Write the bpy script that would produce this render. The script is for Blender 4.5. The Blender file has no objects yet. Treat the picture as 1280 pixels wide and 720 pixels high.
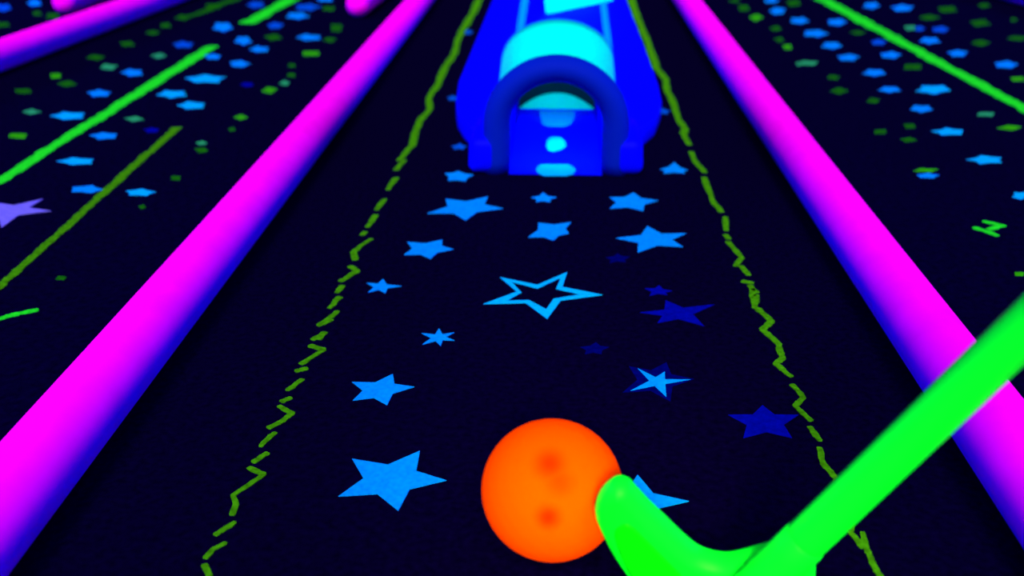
import bpy, bmesh, math, random
from mathutils import Vector, Matrix
random.seed(7)
S = bpy.context.scene
COL = S.collection

# ------------------------------------------------------------------ camera
H, F = 0.207, 1300.0                      # lens height (m), focal length in pixels of the 1280 wide frame
PSI, P = math.asin(0.04428), math.atan(575 / 1300)
RIGHT = Vector((math.cos(PSI), math.sin(PSI), 0))
FH = Vector((-math.sin(PSI), math.cos(PSI), 0))
FWD = FH * math.cos(P) - Vector((0, 0, 1)) * math.sin(P)
UP = FH * math.sin(P) + Vector((0, 0, 1)) * math.cos(P)
EYE = Vector((0, 0, H))


def ray(x, y):
    return FWD + RIGHT * ((x - 640) / F) - UP * ((y - 360) / F)


def W(x, y, z=0.0):
    """the point at height z that the photograph shows at pixel x, y"""
    d = ray(x, y)
    return EYE + d * ((z - H) / d.z)


cam_d = bpy.data.cameras.new('camera')
cam = bpy.data.objects.new('camera', cam_d)
COL.objects.link(cam)
M = Matrix((RIGHT, UP, -FWD)).transposed().to_4x4()
M.translation = EYE
cam.matrix_world = M
cam_d.sensor_width = 36.0
cam_d.lens = F / 1280 * 36.0
cam_d.clip_start = 0.005
cam_d.dof.use_dof = True
cam_d.dof.focus_distance = 0.39
cam_d.dof.aperture_fstop = 11.0
S.camera = cam


# ------------------------------------------------------------------ materials
def mat(name, col, rough=0.7, spec=0.2, noise=0.0, scale=200.0, bump=0.0):
    m = bpy.data.materials.new(name)
    m.use_nodes = True
    nt = m.node_tree
    b = nt.nodes['Principled BSDF']
    b.inputs['Base Color'].default_value = (*col, 1)
    b.inputs['Roughness'].default_value = rough
    b.inputs['Specular IOR Level'].default_value = spec
    if noise or bump:
        tc = nt.nodes.new('ShaderNodeTexCoord')
        n = nt.nodes.new('ShaderNodeTexNoise')
        n.inputs['Scale'].default_value = scale
        n.inputs['Detail'].default_value = 4
        nt.links.new(tc.outputs['Object'], n.inputs['Vector'])
        if noise:
            r = nt.nodes.new('ShaderNodeValToRGB')
            r.color_ramp.elements[0].position = 0.3
            r.color_ramp.elements[1].position = 0.7
            r.color_ramp.elements[0].color = (*[c * (1 - noise) for c in col], 1)
            r.color_ramp.elements[1].color = (*[min(1, c * (1 + noise * .4)) for c in col], 1)
            nt.links.new(n.outputs['Fac'], r.inputs['Fac'])
            nt.links.new(r.outputs['Color'], b.inputs['Base Color'])
        if bump:
            bp = nt.nodes.new('ShaderNodeBump')
            bp.inputs['Strength'].default_value = bump
            bp.inputs['Distance'].default_value = 0.001
            nt.links.new(n.outputs['Fac'], bp.inputs['Height'])
            nt.links.new(bp.outputs['Normal'], b.inputs['Normal'])
    return m


MT = {
    'turf': mat('black_turf', (.0009, .0002, .0165), .95, .0, .5, 350, .3),
    'carpet': mat('black_carpet', (.0008, .0002, .018), .95, .0, .5, 260, .3),
    'floor': mat('black_floor', (.001, .0003, .012), .9, .0, .3, 60),
    'rail': mat('magenta_rail_paint', (.86, .001, .95), .6, .0, .08, 60),
    'star': mat('sky_blue_print', (.0, .185, 1.0), .8, .0, .25, 500),
    'star_bright': mat('cyan_print', (.0, .31, 1.0), .8, .0, .2, 500),
    'star_dim': mat('worn_blue_print', (.0, .06, .62), .8, .0, .3, 500),
    'star_faint': mat('faded_blue_print', (.0, .001, .30), .8, .0, .3, 300),
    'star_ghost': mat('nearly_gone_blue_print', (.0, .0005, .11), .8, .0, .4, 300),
    'star_violet': mat('violet_print', (.12, .10, .85), .8, .0, .2, 300),
    'green': mat('green_print', (.01, .62, .02), .8, .0, .35, 400),
    'green_line': mat('lime_line_print', (.035, .21, .003), .8, .0, .5, 420),
    'green_mid': mat('mid_green_print', (.02, .30, .003), .8, .0, .35, 400),
    'green_dim': mat('worn_green_print', (.005, .10, .004), .8, .0, .4, 400),
    'teal': mat('teal_print', (.015, .24, .12), .8, .0, .3, 400),
    'hull': mat('blue_paint', (.0, .0, 1.0), .6, .02),
    'arch': mat('navy_padding', (.0, .008, .42), .7, .02),
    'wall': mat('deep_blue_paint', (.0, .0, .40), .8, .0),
    'end': mat('shaded_teal_paint', (.0, .02, .035), .8, .0),  # gloom inside the tunnel put into the end wall's colour
    'cyan': mat('cyan_paint', (.0, .80, .74), .6, .02),
    'aqua': mat('aqua_paint', (.0, .75, .55), .6, .02),
    'stripe': mat('azure_paint', (.0, .22, 1.0), .6, .02),
    'club': mat('lime_green_plastic', (.001, .95, .022), .45, .05),
    'head_shade': mat('shaded_green_plastic', (.001, .50, .003), .5, .03),  # darker club green, shade put into the colour
}


def ball_material():
    m = mat('orange_ball_paint', (1.0, .052, .0), .55, .0)
    nt = m.node_tree
    b = nt.nodes['Principled BSDF']
    tc = nt.nodes.new('ShaderNodeTexCoord')
    prev = None
    d = (EYE - BALL).normalized()
    up = (UP - d * UP.dot(d)).normalized()
    rt = up.cross(d)
    # worn, darker stamp on the side of the ball: a curl and a dot
    for (u, v, rad, amt) in ((-.03, .34, .34, .75), (.10, .10, .30, .45), (-.05, -.36, .26, .8)):
        p = (rt * u + up * v + d * math.sqrt(1 - u * u - v * v)) * BR
        vm = nt.nodes.new('ShaderNodeVectorMath')
        vm.operation = 'DISTANCE'
        vm.inputs[1].default_value = p
        nt.links.new(tc.outputs['Object'], vm.inputs[0])
        r = nt.nodes.new('ShaderNodeMapRange')
        r.interpolation_type = 'SMOOTHSTEP'
        r.inputs['From Min'].default_value = 0
        r.inputs['From Max'].default_value = rad * BR
        r.inputs['To Min'].default_value = amt
        r.inputs['To Max'].default_value = 0
        nt.links.new(vm.outputs['Value'], r.inputs['Value'])
        if prev is None:
            prev = r.outputs['Result']
        else:
            a = nt.nodes.new('ShaderNodeMath')
            a.operation = 'MAXIMUM'
            nt.links.new(prev, a.inputs[0])
            nt.links.new(r.outputs['Result'], a.inputs[1])
            prev = a.outputs['Value']
    mx = nt.nodes.new('ShaderNodeMix')
    mx.data_type = 'RGBA'
    mx.inputs['A'].default_value = (1, .052, 0, 1)
    mx.inputs['B'].default_value = (.55, .0, .0, 1)
    nt.links.new(prev, mx.inputs['Factor'])
    nt.links.new(mx.outputs['Result'], b.inputs['Base Color'])
    return m


# ------------------------------------------------------------------ helpers
def tag(o, label=None, cat=None, group=None, kind=None):
    for k, v in (('label', label), ('category', cat), ('group', group), ('kind', kind)):
        if v:
            o[k] = v
    return o


def obj(name, bm, m, parent=None, loc=None, smooth=False):
    """links bm (world coordinates) as one mesh object with its origin at loc"""
    bmesh.ops.recalc_face_normals(bm, faces=bm.faces)
    if loc is None:
        loc = Vector((0, 0, 0))
        if bm.verts:
            for v in bm.verts:
                loc += v.co
            loc /= len(bm.verts)
    loc = Vector(loc)
    bmesh.ops.translate(bm, verts=bm.verts, vec=-loc)
    me = bpy.data.meshes.new(name)
    bm.to_mesh(me)
    bm.free()
    me.materials.append(m)
    if smooth:
        for p in me.polygons:
            p.use_smooth = True
    o = bpy.data.objects.new(name, me)
    COL.objects.link(o)
    o.location = loc
    if parent is not None:
        o.parent = parent
        o.location = loc - parent.location
    return o


def empty(name, loc):
    o = bpy.data.objects.new(name, None)
    COL.objects.link(o)
    o.empty_display_size = .03
    o.location = loc
    return o


def prism(bm, pts, z0, z1):
    """extrudes a flat outline of (x, y) between two heights"""
    lo = [bm.verts.new((p[0], p[1], z0)) for p in pts]
    hi = [bm.verts.new((p[0], p[1], z1)) for p in pts]
    n = len(pts)
    f = [bm.faces.new(hi), bm.faces.new(lo[::-1])]
    for i in range(n):
        bm.faces.new((lo[i], lo[(i + 1) % n], hi[(i + 1) % n], hi[i]))
    bmesh.ops.triangulate(bm, faces=f, ngon_method='EAR_CLIP')
    return bm


def bevelled(bm, w, seg=3):
    bmesh.ops.remove_doubles(bm, verts=bm.verts, dist=1e-6)
    es = [e for e in bm.edges if len(e.link_faces) == 2 and e.calc_face_angle(0) > .5]
    bmesh.ops.bevel(bm, geom=es, offset=w, segments=seg, affect='EDGES', profile=.5)
    return bm


def box(bm, x0, x1, y0, y1, z0, z1):
    vs = [bm.verts.new((x, y, z)) for z in (z0, z1) for y in (y0, y1) for x in (x0, x1)]
    for f in ((0, 1, 3, 2), (4, 6, 7, 5), (0, 4, 5, 1), (2, 3, 7, 6), (0, 2, 6, 4), (1, 5, 7, 3)):
        bm.faces.new([vs[i] for i in f])
    return bm


def sweep(bm, path, radii, seg=24, cap=True):
    """tube of varying radius along a path"""
    rings = []
    n = len(path)
    ref = None
    for i in range(n):
        t = (path[min(i + 1, n - 1)] - path[max(i - 1, 0)]).normalized()
        if ref is None:
            ref = Vector((0, 0, 1)) if abs(t.z) < .9 else Vector((1, 0, 0))
        u = (ref - t * ref.dot(t)).normalized()
        ref = u
        v = t.cross(u)
        r = radii[i]
        rings.append([bm.verts.new(path[i] + (u * math.cos(a) + v * math.sin(a)) * r)
                      for a in (2 * math.pi * k / seg for k in range(seg))])
    for a, b in zip(rings, rings[1:]):
        for k in range(seg):
            bm.faces.new((a[k], a[(k + 1) % seg], b[(k + 1) % seg], b[k]))
    if cap:
        bm.faces.new(rings[0][::-1])
        bm.faces.new(rings[-1])
    return bm


def round_rod(a, b, r, seg=40):
    """a rod with domed ends"""
    a, b = Vector(a), Vector(b)
    t = (b - a).normalized()
    path, rad = [], []
    for k in range(9):
        q = math.pi / 2 * k / 8
        path.append(a + t * r * (1 - math.cos(math.pi / 2 - q) * 1) * 0 + t * r * (1 - math.cos(q)))
        rad.append(max(r * math.sin(q), 1e-4))
    n = 30
    for k in range(1, n):
        path.append((a + t * r).lerp(b - t * r, k / n))
        rad.append(r)
    for k in range(8, -1, -1):
        q = math.pi / 2 * k / 8
        path.append(b - t * r * (1 - math.cos(q)))
        rad.append(max(r * math.sin(q), 1e-4))
    return sweep(bmesh.new(), path, rad, seg)


PZ = .0003          # thickness of a printed mark


def flat(name, px, m, parent, z=0.0, label=None, th=PZ):
    o = obj(name, prism(bmesh.new(), [W(x, y, z) for x, y in px], z - .0004, z + th), m, parent)
    if label:
        o['label'] = label
    return o


def star_outline(tips, ratio):
    """star through the given tips; the inner corners lie at ratio of the way out along the bisectors"""
    n = len(tips)
    cx = sum(p[0] for p in tips) / n
    cy = sum(p[1] for p in tips) / n
    out = []
    for i in range(n):
        a, b = tips[i], tips[(i + 1) % n]
        out.append(a)
        mx, my = (a[0] + b[0]) / 2, (a[1] + b[1]) / 2
        out.append((cx + (mx - cx) * ratio, cy + (my - cy) * ratio))
    return out


def blob(x, y, w, h, points=5):
    a0 = random.uniform(0, 6.28)
    out = []
    for k in range(points * 2):
        a = a0 + math.pi * k / points
        r = (1.0 if k % 2 == 0 else .70) * random.uniform(.88, 1.08)
        out.append((x + w / 2 * r * math.cos(a), y + h / 2 * r * math.sin(a)))
    return out


LIFT = [0]


def stroke(bm, px, w, z=0.0):
    """a painted stroke of pixel width w through pixel points: short overlapping slabs with blunt ends"""
    fine = [px[0]]
    for p, q in zip(px, px[1:]):
        k = max(1, round(math.dist(p, q) / 7))
        for c in range(1, k + 1):
            j = 0 if c == k else .9
            fine.append((p[0] + (q[0] - p[0]) * c / k + random.uniform(-j, j), p[1] + (q[1] - p[1]) * c / k + random.uniform(-j, j) * .5))
    px = fine
    n = len(px)
    for i in range(n - 1):
        a, b = Vector(W(*px[i], z)).to_2d(), Vector(W(*px[i + 1], z)).to_2d()
        t = (b - a).normalized()
        nn = Vector((-t.y, t.x))
        ws = []
        for x, y in (px[i], px[i + 1]):
            ws.append((W(x + w / 2, y, z) - W(x - w / 2, y, z)).length / 2 * random.uniform(.78, 1.15))
        e0, e1 = ws[0] * .45, ws[1] * .45
        pts = [a - t * e0 - nn * ws[0] * .6, a - nn * ws[0], b - nn * ws[1], b + t * e1 - nn * ws[1] * .6,
               b + t * e1 + nn * ws[1] * .6, b + nn * ws[1], a + nn * ws[0], a - t * e0 + nn * ws[0] * .6]
        LIFT[0] = (LIFT[0] + 1) % 7
        prism(bm, pts, z - .0004, z + PZ + LIFT[0] * 8e-6)


# ------------------------------------------------------------------ floor, turf, carpets
RX = (-.170, .1555)
RR = .0138
CT = .002
wall = obj('wall_back', box(bmesh.new(), -3.2, 3.2, 4.2, 4.3, -.05, 2.4), MT['floor'])
tag(wall, 'black wall at the far end of the room', 'wall', kind='structure')
fl = obj('floor', box(bmesh.new(), -3.2, 3.2, -1.2, 4.2, -.05, -CT), MT['floor'])
tag(fl, 'black floor under the glowing golf lanes', 'floor', kind='structure')


def sheet(name, x0, x1, y0, y1, m):
    bm = bmesh.new()
    box(bm, x0, x1, y0, y1, -CT, 0)
    return obj(name, bm, m, loc=((x0 + x1) / 2, (y0 + y1) / 2, 0))


lane = sheet('putting_turf', RX[0], RX[1], -.25, 3.4, MT['turf'])
tag(lane, 'black putting lane with blue stars, running between the two long magenta rails under the ball', 'putting lane')
lcar = sheet('printed_carpet', -2.6, RX[0], -.25, 3.4, MT['carpet'])
tag(lcar, 'black carpet left of the lane with blue flecks and broken green lines', 'carpet', 'patterned carpets beside the lane')
rcar = sheet('printed_carpet', RX[1], 2.6, -.25, 3.4, MT['carpet'])
tag(rcar, 'black carpet right of the lane with blue flecks and one unbroken green line', 'carpet', 'patterned carpets beside the lane')

# ------------------------------------------------------------------ lane stars
STARS = [
    ([(440, 574), (525, 564), (558, 601), (498, 639), (423, 621)], .60, 'star', 'large sky blue star nearest the ball on its left'),
    ([(440, 478), (491, 468), (518, 484), (484, 507), (441, 501)], .62, 'star', 'sky blue star beyond the large star'),
    ([(527, 417), (549, 411), (568, 416), (568, 426), (551, 433), (528, 431)], .45, 'star', 'small six pointed blue star'),
    ([(458, 354), (479, 349), (502, 358), (482, 367), (460, 366)], .52, 'star', 'small blue star beside the left green line'),
    ([(509, 303), (553, 300), (567, 312), (538, 324), (505, 319)], .70, 'star', 'blue star with blunt points'),
    ([(557, 249), (610, 246), (629, 261), (582, 276), (534, 267)], .62, 'star', 'wide blue star before the tunnel mouth'),
    ([(556, 217), (573, 214), (592, 219), (582, 227), (560, 226)], .8, 'star', 'blue star at the foot of the tunnel'),
    ([(664, 247), (679, 241), (696, 247), (688, 253), (670, 253)], .65, 'star', 'tiny blue star before the tunnel mouth'),
    ([(673, 279), (714, 278), (711, 292), (692, 301), (660, 297)], .75, 'star', 'blue star beyond the outlined star'),
    ([(762, 247), (792, 241), (823, 251), (804, 264), (762, 261)], .68, 'star', 'blue star on the far right of the lane'),
    ([(770, 298), (809, 283), (858, 292), (854, 309), (797, 316)], .58, 'star', 'large blue star with a slanting top point'),
    ([(825, 212), (843, 203), (860, 213), (856, 217), (829, 217)], .75, 'star', 'small blue star against the right green line'),
    ([(806, 361), (824, 357), (840, 364), (834, 369), (812, 370)], .6, 'star_faint', 'faded small star'),
    ([(800, 391), (832, 376), (893, 381), (880, 408), (822, 404)], .5, 'star_faint', 'faded large star'),
    ([(725, 434), (745, 428), (762, 434), (752, 443), (731, 443)], .7, 'star_ghost', 'almost vanished star'),
    ([(757, 322), (772, 317), (788, 321), (782, 328), (762, 329)], .7, 'star_ghost', 'almost vanished small star'),
    ([(786, 458), (833, 453), (868, 474), (838, 502), (778, 491)], .62, 'star_ghost', 'larger dark blue star around the thin armed star'),
    ([(910, 519), (953, 507), (998, 519), (990, 548), (929, 548)], .62, 'star_faint', 'faded star beside the right green line'),
    ([(752, 612), (797, 594), (861, 627), (822, 655), (760, 650)], .6, 'star', 'blue star half hidden by the club head'),
    ([(559, 122), (566, 119), (573, 122), (569, 126), (561, 126)], .7, 'star_dim', 'tiny dim star beside the hull'),
    ([(564, 183), (575, 179), (584, 183), (580, 187), (567, 187)], .7, 'star_dim', 'dim star beside the tunnel cheek'),
    ([(820, 139), (829, 135), (838, 139), (834, 143), (823, 143)], .7, 'star_dim', 'dim star between hull and right green line'),
    ([(579, 40), (585, 37), (592, 40), (589, 43), (581, 43)], .7, 'star_dim', 'tiny dim star on the left green line'),
]
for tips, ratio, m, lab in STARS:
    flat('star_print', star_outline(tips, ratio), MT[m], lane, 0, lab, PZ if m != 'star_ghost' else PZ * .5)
# the bright thin armed star inside the larger dark blue one
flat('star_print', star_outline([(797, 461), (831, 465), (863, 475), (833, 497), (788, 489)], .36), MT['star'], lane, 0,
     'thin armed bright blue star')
# the outlined star: a band
tips = [(625, 347), (709, 340.5), (753, 369), (684, 399), (604, 380.5)]
outer = [tips[0], (672, 356.5), tips[1], (703, 359), tips[2], (701, 376), tips[3], (657, 379), tips[4], (646, 365)]
inner_t = [(637, 351.5), (702, 346), (728, 368.5), (683, 388.5), (631, 377)]
inner_t = [(679 + (x - 679) * .95, 368 + (y - 368) * .93) for x, y in inner_t]
inner = [inner_t[0], (672, 361), inner_t[1], (695, 361.5), inner_t[2], (692, 374), inner_t[3], (661, 375.5), inner_t[4], (652, 366)]
bm = bmesh.new()
rows = [[bm.verts.new(W(x, y, 0) + Vector((0, 0, z))) for x, y in pl] for pl in (outer, inner) for z in (0, PZ)]
for i in range(10):
    j = (i + 1) % 10
    o0, o1, i0, i1 = rows
    bm.faces.new((o1[i], o1[j], i1[j], i1[i]))
    bm.faces.new((o0[i], i0[i], i0[j], o0[j]))
    bm.faces.new((o0[i], o0[j], o1[j], o1[i]))
    bm.faces.new((i0[i], i1[i], i1[j], i0[j]))
o = obj('star_print', bm, MT['star_bright'], lane)
o['label'] = 'outlined cyan star with a black middle'


# ------------------------------------------------------------------ lane lines
def zoomed(ox, oy, s, segs):
    return [[(ox + x / s, oy + y / s) for x, y in g] for g in segs]


left = zoomed(440, 0, 3.6, [[(575, -8), (545, 60), (515, 110), (475, 180), (462, 240), (420, 300), (388, 380), (345, 445), (352, 490),
                             (305, 545), (285, 595), (272, 655), (240, 690), (212, 722)]])
left += zoomed(400, 200, 3, [[(318, 2), (285, 38)], [(285, 68), (255, 112)], [(243, 148), (212, 188)], [(208, 208), (192, 235), (178, 252)],
                             [(170, 270), (158, 282)], [(192, 298), (150, 325), (125, 345), (132, 375)],
                             [(112, 400), (140, 418), (78, 455)], [(85, 473), (64, 498)], [(74, 516), (35, 556)],
                             [(65, 568), (40, 590), (0, 618)], [(14, 648), (-4, 672)]])
left += zoomed(200, 400, 2.25, [[(482, 0), (446, 16)], [(466, 36), (430, 56)], [(423, 73), (460, 84), (398, 124)], [(412, 137), (384, 144)],
                                [(400, 168), (358, 198)], [(367, 220), (343, 230)],
                                [(335, 243), (372, 264), (345, 285), (306, 304)], [(324, 318), (304, 335), (284, 356)],
                                [(302, 376), (263, 400)], [(250, 416), (292, 435), (250, 465), (205, 495), (214, 520), (204, 548)],
                                [(210, 570), (156, 605)], [(184, 628), (150, 645), (128, 670)], [(125, 690), (140, 722)],
                                [(120, 745), (95, 790)]])
right = zoomed(760, 0, 4, [[(112, -20), (122, 20), (145, 90), (190, 190), (240, 340), (290, 400), (296, 460), (332, 530), (352, 600),
                            (385, 645), (378, 670), (408, 725)]])
right += zoomed(680, 200, 3, [[(552, -30), (565, 5), (603, 48)], [(600, 66), (630, 150), (664, 196)], [(680, 215), (683, 265)], [(680, 282), (692, 296)],
                              [(690, 308), (742, 368), (718, 398)], [(738, 398), (767, 432)], [(746, 456), (782, 462)],
                              [(772, 472), (798, 498)], [(797, 508), (788, 556)],
                              [(803, 558), (852, 605), (818, 637), (880, 690), (886, 722)]])
right += zoomed(880, 360, 2, [[(118, -4), (126, 45)], [(130, 50), (168, 84), (145, 106), (188, 142)], [(186, 153), (197, 176), (178, 190), (218, 222)],
                              [(220, 243), (248, 275), (228, 296), (267, 332)], [(264, 348), (290, 382)],
                              [(288, 400), (298, 440), (332, 478), (330, 500), (345, 545), (370, 590), (365, 612), (397, 650)], [(396, 612), (404, 650), (432, 710), (446, 730), (450, 760), (480, 800)]])
for segs, lab in ((left, 'dashed zigzag lime line along the left of the lane'), (right, 'zigzag lime line along the right of the lane')):
    bm = bmesh.new()
    for g in segs:
        ym = sum(p[1] for p in g) / len(g)
        stroke(bm, g, (7.4 if ym < 330 else 8.2) if len(g) < 8 else 8.6)
    o = obj('line_print', bm, MT['green_line'], lane)
    o['label'] = lab

# ------------------------------------------------------------------ flecks on the side carpets
B, b_, G, g_, T = 'star', 'star_dim', 'green_mid', 'green_dim', 'teal'
FL = [
    (5, 10, 22, 14, b_), (43, 4, 20, 12, B), (46, 17, 14, 10, g_), (279, 34, 28, 16, B), (229, 56, 28, 12, b_), (266, 71, 22, 10, B),
    (304, 51, 22, 15, B), (325, 62, 26, 11, B), (299, 80, 28, 12, B), (257, 99, 52, 14, 'star_bright'), (216, 118, 40, 13, 'star_bright'),
    (240, 132, 42, 13, 'star_bright'), (166, 91, 28, 12, B), (125, 117, 32, 12, B), (86, 145, 48, 14, 'star_bright'), (131, 170, 36, 12, B),
    (190, 163, 22, 9, 'star_faint'), (309, 106, 18, 8, 'star_faint'), (320, 6, 24, 12, b_), (384, 9, 34, 13, b_), (372, 20, 30, 12, B),
    (344, 32, 22, 12, b_), (387, 47, 36, 11, B), (406, -1, 26, 8, B), (97, 202, 50, 13, 'star_bright'), (108, 237, 44, 13, B),
    (175, 241, 40, 12, 'star_bright'),
    (120, 72, 24, 11, g_), (136, 84, 24, 12, T), (199, 70, 20, 10, T), (159, 55, 20, 11, g_), (191, 41, 20, 9, g_), (207, 32, 16, 11, g_),
    (229, 22, 20, 11, g_), (267, 8, 24, 12, g_), (70, 95, 18, 11, G), (84, 105, 26, 12, g_), (29, 114, 26, 10, g_), (39, 140, 24, 10, T),
    (22, 170, 28, 11, G), (168, 149, 24, 10, T), (301, 147, 18, 11, G), (290, 162, 10, 9, g_), (66, 20, 20, 12, g_), (4, 31, 20, 10, g_),
    (107, 7, 20, 10, T), (252, 188, 18, 12, g_), (252, 179, 16, 8, T), (220, 223, 16, 11, g_), (178, 259, 10, 9, g_), (77, 348, 16, 9, g_),
    (389, 67, 28, 11, G), (421, 35, 18, 18, g_), (412, 50, 18, 10, g_), (365, 82, 12, 9, g_), (364, 94, 14, 9, g_), (356, 104, 14, 10, T),
    (337, 113, 20, 14, G), (411, 11, 20, 10, g_), (342, 47, 22, 14, g_),
]
FR = [
    (964, 1, 20, 8, B), (972, 14, 22, 13, B), (999, 26, 24, 12, B), (1046, 28, 26, 12, B), (1019, 42, 32, 13, B), (1040, 57, 28, 12, B),
    (1060, 72, 30, 12, B), (1098, 53, 22, 10, b_), (1112, 69, 28, 12, B), (1093, 91, 30, 12, B), (1112, 112, 28, 11, B),
    (1167, 112, 46, 15, 'star_bright'), (1152, 136, 32, 12, B), (1186, 165, 44, 13, 'star_bright'), (1089, 7, 22, 11, B), (1128, 10, 30, 12, B),
    (1162, 51, 28, 12, B), (1175, 37, 24, 11, b_), (1149, 36, 14, 9, b_), (1197, 67, 26, 12, B), (1257, 81, 34, 12, B), (1233, 200, 48, 14, 'star_bright'),
    (1275, 245, 22, 13, 'star_bright'), (1159, 220, 30, 9, B),
    (992, 4, 20, 14, g_), (970, 36, 16, 11, g_), (974, 50, 14, 10, g_), (984, 59, 14, 12, G), (1011, 79, 26, 10, T), (1042, 97, 18, 10, g_),
    (1049, 114, 22, 13, g_), (1072, 41, 20, 8, g_), (1091, 126, 18, 11, g_), (1141, 84, 30, 12, g_), (1100, 165, 20, 11, g_),
    (1137, 158, 18, 11, g_), (1135, 175, 22, 10, g_), (1232, 143, 28, 9, T), (1262, 160, 32, 11, G), (1226, 54, 26, 12, g_), (1225, 29, 30, 13, g_),
    (1184, 12, 28, 13, g_), (1161, 22, 28, 10, g_), (1138, 35, 18, 10, T), (1272, 48, 28, 10, g_), (1272, 99, 22, 10, G), (1267, 25, 10, 8, g_),
    (1230, 7, 16, 9, g_), (1157, 213, 34, 8, G), (1274, 343, 16, 9, G), (918, 1, 16, 8, g_), (930, 10, 16, 14, g_), (945, 22, 18, 14, G),
    (999, 80, 10, 8, T),
]
for lst, par in ((FL, lcar), (FR, rcar)):
    for (x, y, w, h, m) in lst:
        blue = m.startswith('star')
        flat('star_print' if blue else 'fleck_print', blob(x, y, w * 1.02, h * (.78 if blue else .7), 5 if blue else 4), MT[m], par)
flat('star_print', star_outline([(-38, 268), (-14, 252), (54, 249), (64, 264), (2, 285)], .5), MT['star_violet'], lcar, 0, 'violet star')


def line_part(par, segs, m, w, lab):
    bm = bmesh.new()
    for g in segs:
        stroke(bm, g, w)
    o = obj('line_print', bm, MT[m], par)
    o['label'] = lab


def chop(a, b, n, j=0.0, gap=0.0):
    """a hand painted run from a to b: one polyline, or n dashes"""
    P_ = lambda t, q: (a[0] + (b[0] - a[0]) * t + random.uniform(-j, j), a[1] + (b[1] - a[1]) * t + q)
    if not gap:
        return [[P_(k / n, random.uniform(-j, j) * .5) for k in range(n + 1)]]
    return [[P_((k + gap / 2) / n, 0), P_((k + .5) / n, 0), P_((k + 1 - gap / 2) / n, 0)] for k in range(n)]


line_part(lcar, chop((-30, 245), (266, 58), 16, 1.2), 'green', 18, 'broad bright green line, nearer run')
line_part(lcar, chop((310, 29), (395, -18), 6, 1.2), 'green', 20, 'broad bright green line, farther run')
line_part(lcar, chop((-30, 385), (222, 159), 15, 1.0, .12), 'green_line', 12, 'thin dashed olive green line')
line_part(lcar, [[(-15, 405), (8, 396), (30, 391), (46, 388)]], 'green', 10, 'short curved green stroke')
line_part(lcar, [[(226, 23), (252, 16), (275, 6), (310, -6)]], 'green_dim', 13, 'dark green curved stroke')
line_part(rcar, chop((1000, -16), (1320, 158), 18, 1.0), 'green', 19, 'long bright green line')
line_part(rcar, [[(1230, 277), (1254, 283)], [(1254, 282), (1236, 287)], [(1219, 285), (1234, 290), (1246, 295)]], 'green', 9, 'small green zigzag')


# ------------------------------------------------------------------ rails
def rail(a, b, label, group='magenta lane rails'):
    a, b = Vector(a), Vector(b)
    o = obj('lane_rail', round_rod(a, b, RR), MT['rail'], loc=(a + b) / 2, smooth=True)
    tag(o, label, 'lane rail', group)
    return o


rail((RX[0], -.12, RR + .0003), (RX[0], 3.0, RR + .0003), 'long magenta rail along the left edge of the star lane')
rail((RX[1], -.12, RR + .0003), (RX[1], 3.0, RR + .0003), 'long magenta rail right of the star lane, crossed by the green club shaft')


def along(p, q, t0, t1):
    p, q = W(*p, RR + .0006), W(*q, RR + .0006)
    return p.lerp(q, t0), p.lerp(q, t1)


rail(*along((0, 69), (190, 1), -1.3, 1.9), 'magenta rail slanting across the left carpet beyond the broad green line')
rail(*along((448, 6), (475, -14), -.12, 3.0), 'magenta rail with a rounded near end, just beyond the long left rail')
rail(*along((80, 3), (114, -9), -.15, 3.0), 'magenta rail end beyond the slanting rail on the left carpet')
rail(*along((1225, -22), (1300, -3), -1.5, 2.4), 'magenta rail at the far right edge of the right carpet')

# ------------------------------------------------------------------ ball
BR = .0217
d = ray(690, 612)
zc = BR * 2 * F / 173
BALL = EYE + d * zc
BALL.z = BR + .0002
q = W(690, 612, BALL.z)
BALL = Vector((q.x, q.y, BALL.z))
bm = bmesh.new()
bmesh.ops.create_icosphere(bm, subdivisions=6, radius=1)
dimples = []
ND = 336
for i in range(ND):
    z = 1 - 2 * (i + .5) / ND
    a = i * 2.399963
    r = math.sqrt(1 - z * z)
    dimples.append(Vector((r * math.cos(a), r * math.sin(a), z)))
from mathutils.kdtree import KDTree
kd = KDTree(ND)
for i, p in enumerate(dimples):
    kd.insert(p, i)
kd.balance()
for v in bm.verts:
    n = v.co.normalized()
    dist = kd.find(n)[2]
    t = max(0, 1 - (dist / .088) ** 2)
    v.co = n * (BR - .00007 * t) + BALL
ball = obj('golf_ball', bm, ball_material(), loc=BALL, smooth=True)
tag(ball, 'glowing orange golf ball on the black star lane, touched by the club head', 'golf ball')

# ------------------------------------------------------------------ club
club_base = W(905, 775)
club = empty('golf_club', club_base)
tag(club, 'bright green golf club with its head on the lane behind the orange ball', 'golf club')
# blade plane: through two points of the sole line, its top leaning towards the player
g0, g1 = W(790, 756), W(1000, 792)
ux = (g1 - g0).normalized()
nrm = Vector((-ux.y, ux.x, 0))
if nrm.y < 0:
    nrm = -nrm                             # points up the lane, to the ball
lean = math.radians(14)
vz = (Vector((0, 0, 1)) * math.cos(lean) - nrm * math.sin(lean)).normalized()
pn = ux.cross(vz).normalized()
if pn.y < 0:
    pn = -pn                               # normal of the blade, towards the ball
TH = .0085


def on_blade(x, y):
    dd = ray(x, y)
    t = (g0 - EYE).dot(pn) / dd.dot(pn)
    p = EYE + dd * t - g0
    return Vector((p.dot(ux), p.dot(vz)))


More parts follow.
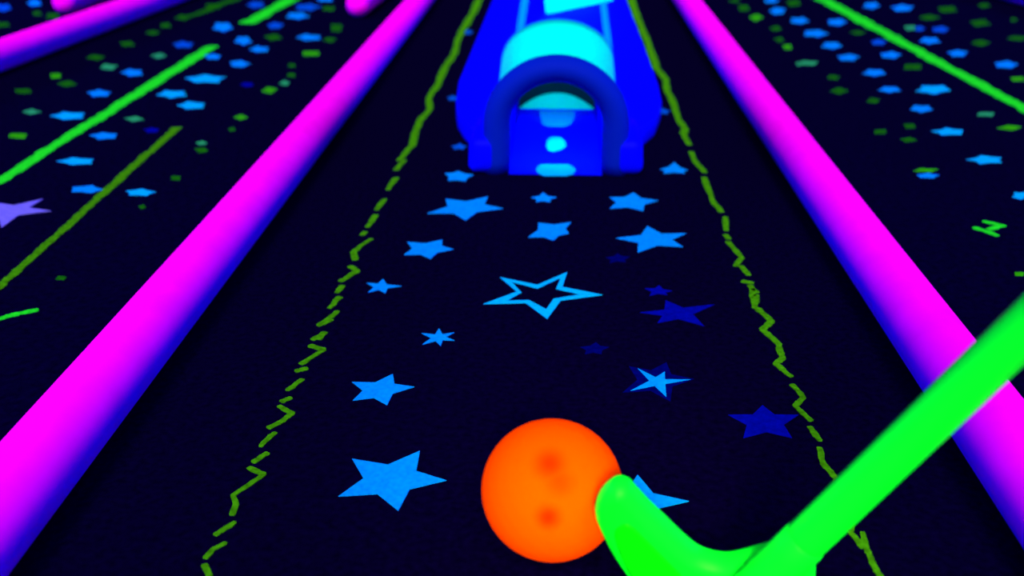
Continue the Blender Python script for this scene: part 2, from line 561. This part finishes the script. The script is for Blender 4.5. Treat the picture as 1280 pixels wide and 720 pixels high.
outline_px = [(741, 652), (743, 636), (752, 624), (766, 617), (782, 621), (794, 633), (810, 650), (832, 671), (856, 694), (876, 708), (905, 714),
              (942, 706), (982, 696), (1015, 705), (1018, 740), (1008, 768), (985, 783), (940, 781), (880, 773), (830, 762), (795, 742), (768, 708), (750, 675)]
ctrl = [on_blade(x, y) for x, y in outline_px]
for c in ctrl:
    c.y = max(c.y, .0006)


def closed_spline(pts, k=5):
    n, out = len(pts), []
    for i in range(n):
        p0, p1, p2, p3 = (pts[(i + j - 1) % n] for j in range(4))
        for s in range(k):
            t = s / k
            out.append(.5 * ((2 * p1) + (p2 - p0) * t + (2 * p0 - 5 * p1 + 4 * p2 - p3) * t * t + (3 * p1 - p0 - 3 * p2 + p3) * t ** 3))
    return out


poly = closed_spline(ctrl)
for c in poly:
    c.y = max(c.y, .0006)
area = sum(a.x * b.y - b.x * a.y for a, b in zip(poly, poly[1:] + poly[:1]))
sg = 1 if area > 0 else -1


def inset(pl, dd):
    n, out = len(pl), []
    for i in range(n):
        t = pl[(i + 2) % n] - pl[(i - 2) % n]
        t.normalize()
        out.append(pl[i] + Vector((-t.y, t.x)) * dd * sg)
    return out


def blade_pt(p2, w):
    return g0 + ux * p2.x + vz * p2.y + pn * w


def loft(bm, layers):
    rings = [[bm.verts.new(blade_pt(p, w)) for p in inset(poly, ins)] for ins, w in layers]
    n = len(poly)
    for a, b in zip(rings, rings[1:]):
        for i in range(n):
            bm.faces.new((a[i], a[(i + 1) % n], b[(i + 1) % n], b[i]))
    caps = [bm.faces.new(rings[0][::-1]), bm.faces.new(rings[-1])]
    bmesh.ops.triangulate(bm, faces=caps)
    return bm


head = obj('club_head', loft(bmesh.new(), [(.0034, -.0002), (.0028, 0), (.0018, .0004), (.0006, .0016), (0, .0034), (0, TH - .003),
                                           (.0006, TH - .0012), (.0016, TH - .0004), (.003, TH)]), MT['club'], club, smooth=True)
shading = closed_spline([on_blade(x, y) for x, y in [(768, 668), (778, 655), (790, 657), (806, 672), (832, 698), (858, 726), (866, 748), (840, 752), (806, 738), (782, 708)]], 4)  # raised darker patch standing in for the shaded middle of the head
bm = bmesh.new()
rings = [[bm.verts.new(blade_pt(p, w)) for p in inset(shading, ins)] for ins, w in ((0, .001), (0, -.0003), (.0006, -.0006), (.0014, -.0007))]
for a, b in zip(rings, rings[1:]):
    for k in range(len(a)):
        bm.faces.new((a[k], a[(k + 1) % len(a)], b[(k + 1) % len(a)], b[k]))
bm.faces.new(rings[0][::-1])
bm.faces.new(rings[-1])
obj('back_shade', bm, MT['head_shade'], head, smooth=True)['label'] = 'darker green inlay painted on the back of the head'
bpy.context.view_layer.update()
for o in list(head.children):          # a sub-part sits at its place in the club, not in the head's own offset
    o.location = o.location - club.location

# shaft: from the heel up to the player's side
def at_depth(x, y, z):
    return EYE + ray(x, y) * z


s0 = at_depth(962, 718, .275)
s1 = at_depth(1300, 393, .226)
ax = (s1 - s0)
bmH = bmesh.new()
pts = [s0 + ax * t for t in (-.20, -.16, -.08, .0, .09, .155, .16)]
sweep(bmH, pts, [.0036, .0052, .0060, .0061, .0060, .0058, .0055], 32)
obj('hosel', bmH, MT['club'], club, smooth=True)
bmS = bmesh.new()
n = 40
sweep(bmS, [s0 + ax * (.10 + 3.2 * k / n) for k in range(n + 1)], [.00555 - .0004 * k / n for k in range(n + 1)], 36)
obj('shaft', bmS, MT['club'], club, smooth=True)

# ------------------------------------------------------------------ spaceship tunnel
TX = W(694, 220).x
TY = W(694, 220).y
ship = empty('tunnel_obstacle', (TX, TY, 0))
tag(ship, 'bright blue spaceship tunnel with a cyan domed roof on the star lane', 'tunnel obstacle')
E0 = .0005


def mir(pts):
    return pts


HZ = .016
hl, hr = W(574, 100, HZ).x, W(821, 100, HZ).x
hf = W(700, 140, HZ).y
xl2, xr2 = W(589, 158, HZ).x, W(801, 160, HZ).x
hfc = W(700, 159, HZ).y
plan = [(xl2, hfc), (W(579, 148, HZ).x, W(579, 148, HZ).y), (W(572, 137, HZ).x, W(572, 137, HZ).y), (W(570, 125, HZ).x, W(570, 125, HZ).y),
        (hl, W(574, 100, HZ).y), (hl + .001, 1.55), (hl + .02, 1.72), (TX, 1.80), (hr - .02, 1.72), (hr - .001, 1.55), (hr, W(821, 102, HZ).y),
        (W(827, 126, HZ).x, W(827, 126, HZ).y), (W(820, 144, HZ).x, W(820, 144, HZ).y), (xr2, hfc)]
# the tunnel floor and walls stand in front of the hull's back half; the hull opens round them
TI = .0305                                  # half the opening
BACK = .823
plan += [(TX + TI + .004, hfc), (TX + TI + .004, BACK + .004), (TX - TI - .004, BACK + .004), (TX - TI - .004, hfc)]
obj('hull', bevelled(prism(bmesh.new(), plan, E0, HZ), .0015, 2), MT['hull'], ship)
for sx in (-1, 1):
    bm = bmesh.new()
    x0, x1 = sorted((TX + sx * .036, TX + sx * .0572))
    box(bm, x0, x1, TY, hfc + .004, E0, .024)
    for v in bm.verts:                      # cheeks lean in a little and round off at the front
        if v.co.z > .02:
            v.co.x -= sx * .0012 if abs(v.co.x - TX) > .045 else 0
    obj('cheek', bevelled(bm, .006, 5), MT['hull'], ship, smooth=True)


def arch_path(hw, spring, apex, n=28, z0=0.0):
    """stilted arch as (x, z) from one foot to the other"""
    out = [(-hw, z0 + (spring - z0) * k / 6) for k in range(6)]
    out += [(-hw * math.cos(math.pi * k / n), spring + (apex - spring) * math.sin(math.pi * k / n)) for k in range(n + 1)]
    out += [(hw, z0 + (spring - z0) * k / 6) for k in range(5, -1, -1)]
    return out


# padded arch round the mouth: fat half round band
pa = arch_path(.0385, .031, .0680, 32, .0085)
bm = bmesh.new()
path = [Vector((TX + x, TY + .010, z)) for x, z in pa]
path = [Vector((TX - .0395, TY + .010, E0))] + path + [Vector((TX + .0395, TY + .010, E0))]
rings = []
seg = 20
for i, p in enumerate(path):
    t = (path[min(i + 1, len(path) - 1)] - path[max(i - 1, 0)]).normalized()
    if i in (0, len(path) - 1):
        t = Vector((0, 0, 1)) if i == 0 else Vector((0, 0, -1))
    u = Vector((0, 1, 0)).cross(t)
    rings.append([bm.verts.new(p + u * .0086 * math.cos(2 * math.pi * k / seg) + Vector((0, 1, 0)) * .0105 * math.sin(2 * math.pi * k / seg)) for k in range(seg)])
for a, b in zip(rings, rings[1:]):
    for k in range(seg):
        bm.faces.new((a[k], a[(k + 1) % seg], b[(k + 1) % seg], b[k]))
bm.faces.new(rings[0])
bm.faces.new(rings[-1][::-1])
obj('arch', bm, MT['arch'], ship, smooth=True)['label'] = 'padded navy blue arch round the tunnel mouth'


# domed roof, a shell
def shell(y0, y1, o0, o1, th, m, name, lab):
    bm = bmesh.new()
    rows = []
    for k in range(7):
        t = k / 6
        y = y0 + (y1 - y0) * t
        hw, sp, ap = (o0[j] + (o1[j] - o0[j]) * t for j in range(3))
        oo = arch_path(hw, sp, ap, 36, .0155)
        ii = arch_path(hw - th, sp, ap - th, 36, .0155)
        rows.append(([bm.verts.new((TX + x, y, z)) for x, z in oo], [bm.verts.new((TX + x, y, z)) for x, z in ii]))
    n = len(rows[0][0])
    for (a, b), (c, e) in zip(rows, rows[1:]):
        for i in range(n - 1):
            bm.faces.new((a[i], a[i + 1], c[i + 1], c[i]))
            bm.faces.new((b[i], e[i], e[i + 1], b[i + 1]))
        bm.faces.new((a[0], c[0], e[0], b[0]))
        bm.faces.new((a[-1], b[-1], e[-1], c[-1]))
    for (a, b) in (rows[0], rows[-1]):
        for i in range(n - 1):
            bm.faces.new((a[i], b[i], b[i + 1], a[i + 1]))
    o = obj(name, bm, m, ship, smooth=True)
    o['label'] = lab
    return o


shell(TY + .016, BACK - .006, (.0395, .036, .0700), (.0435, .041, .0725), .004, MT['cyan'], 'roof', 'cyan domed roof')
for sx in (-1, 1):
    x0, x1 = sorted((TX + sx * TI, TX + sx * (TI + .0035)))
    obj('side_wall', box(bmesh.new(), x0, x1, TY + .012, BACK, E0, .034), MT['wall'], ship)
tf = obj('tunnel_floor', box(bmesh.new(), TX - TI + .0002, TX + TI - .0002, TY + .001, BACK, E0, .0012), MT['hull'], ship)
FZ = .0012  # thin cyan patches laid along the tunnel floor
for pts, lab in (
    ([(672, 209), (676, 206), (710, 206), (716, 209), (720, 213), (716, 218), (708, 220), (680, 220), (673, 217), (670, 213)], 'cyan bar at the mouth'),
    ([(684, 176), (690, 172), (700, 172), (706, 177), (707, 183), (702, 187), (692, 190), (685, 188), (683, 182)], 'small azure square'),
    ([(674, 139), (718, 139), (718, 147), (714, 155), (706, 158), (684, 158), (678, 155), (676, 147)], 'cyan patch below the panel'),
):
    o = obj('floor_patch', prism(bmesh.new(), [W(x, y, FZ) for x, y in pts], FZ, FZ + .0003), MT['star_bright'], tf)
    o.location -= ship.location
    o['label'] = lab
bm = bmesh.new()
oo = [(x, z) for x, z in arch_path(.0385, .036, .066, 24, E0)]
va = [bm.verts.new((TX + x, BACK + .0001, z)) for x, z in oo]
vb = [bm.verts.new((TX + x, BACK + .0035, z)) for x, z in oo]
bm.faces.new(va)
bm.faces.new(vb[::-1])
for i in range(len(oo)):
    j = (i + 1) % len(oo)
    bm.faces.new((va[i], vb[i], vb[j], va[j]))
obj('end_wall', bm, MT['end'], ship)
bm = bmesh.new()
hw, ph = TI - .0008, .0125
oo = [(-hw, FZ)] + [(-hw + 2 * hw * k / 20, FZ + ph * (1 - (2 * k / 20 - 1) ** 2)) for k in range(1, 20)] + [(hw, FZ)]
va = [bm.verts.new((TX + x, BACK - .0022, z)) for x, z in oo]
vb = [bm.verts.new((TX + x, BACK, z)) for x, z in oo]
bm.faces.new(va)
bm.faces.new(vb[::-1])
for i in range(len(oo)):
    j = (i + 1) % len(oo)
    bm.faces.new((va[i], vb[i], vb[j], va[j]))
obj('end_panel', bm, MT['aqua'], ship)['label'] = 'aqua bow shaped panel at the end of the tunnel'
# deck stripes and tail plate
for pts in ([(643, 60), (651, 60), (662, -12), (654, -12)], [(749, -10), (755, -10), (765, 62), (757, 62)]):
    obj('deck_stripe', prism(bmesh.new(), [W(x, y, HZ) for x, y in pts], HZ, HZ + .0012), MT['stripe'], ship)['label'] = 'azure stripe'
a, b = W(686, 17, HZ), W(768, 0, HZ)
dv = (b - a)
nn = Vector((-dv.y, dv.x, 0)).normalized()
bm = bmesh.new()
q = [a, a + dv, a + dv + nn * .004, a + nn * .004]
lo = [bm.verts.new((p.x, p.y, HZ)) for p in q]
hi = [bm.verts.new((p.x, p.y, HZ + .034)) for p in q]
for v in hi:
    v.co += nn * .06
for _ in range(6):                     # the plate's left edge stands straight
    dd = hi[0].co - EYE
    sh = (681 - (640 + F * dd.dot(RIGHT) / dd.dot(FWD))) * dd.dot(FWD) / F
    hi[0].co.x += sh
    hi[3].co.x += sh
bm.faces.new(lo[::-1])
bm.faces.new(hi)
for i in range(4):
    bm.faces.new((lo[i], lo[(i + 1) % 4], hi[(i + 1) % 4], hi[i]))
obj('tail_plate', bevelled(bm, .0006, 2), MT['aqua'], ship)['label'] = 'slanting aqua plate'


# ------------------------------------------------------------------ lights
def area(name, loc, target, size, size_y, power, col, spread=180):
    l = bpy.data.lights.new(name, 'AREA')
    l.shape = 'RECTANGLE'
    l.size, l.size_y = size, size_y
    l.energy = power
    l.color = col
    l.spread = math.radians(spread)
    o = bpy.data.objects.new(name, l)
    COL.objects.link(o)
    o.location = loc
    z = (Vector(loc) - Vector(target)).normalized()
    x = Vector((1, 0, 0)) if abs(z.x) < .9 else Vector((0, 0, 1))
    x = (x - z * x.dot(z)).normalized()
    o.rotation_euler = Matrix((x, z.cross(x), z)).transposed().to_euler()
    return o


TLT, TLY = math.tan(math.radians(9)), math.tan(math.radians(40))
for sx in (-1, 1):                       # two unseen key panels overhead, each leaning in from its own side of the lane
    area('overhead_key', (sx * (.92 + TLT), 1.50 - TLY, 1.0), (sx * .92, 1.50, 0), 1.98, 4.4, 48, (1.0, .92, .45), 24)
    area('black_light_fill', (sx * 1.3, .95, .32), (0, .8, 0), .1, 1.6, 12, (.0, .0, 1.0))  # unseen blue fill, low at each side, for the rails' inner flanks
area('black_light_fill', (0, -.7, .55), (0, .6, 0), 1.0, .1, 4.2, (.0, .15, 1.0))  # blue fill added behind the camera to brighten faces turned to it
area('ball_fill', (.02, -.34, .36), (.02, .25, .012), .08, .08, .16, (1.0, 1.0, .2), 18)  # fill added on the camera side for the ball and club
area('tunnel_fill', (TX, TY + .050, .058), (TX, TY + .115, .004), .03, .05, .18, (.0, 1.0, 1.0))  # added unseen light under the roof, brightens tunnel floor and end panel

wd = bpy.data.worlds.new('dark_room')
S.world = wd
wd.use_nodes = True
bg = wd.node_tree.nodes['Background']
bg.inputs['Color'].default_value = (.0, .005, 1, 1)
bg.inputs['Strength'].default_value = .45

S.view_settings.view_transform = 'Standard'
S.view_settings.look = 'None'
S.view_settings.exposure = 0
S.view_settings.gamma = 1
S.view_settings.use_curve_mapping = False
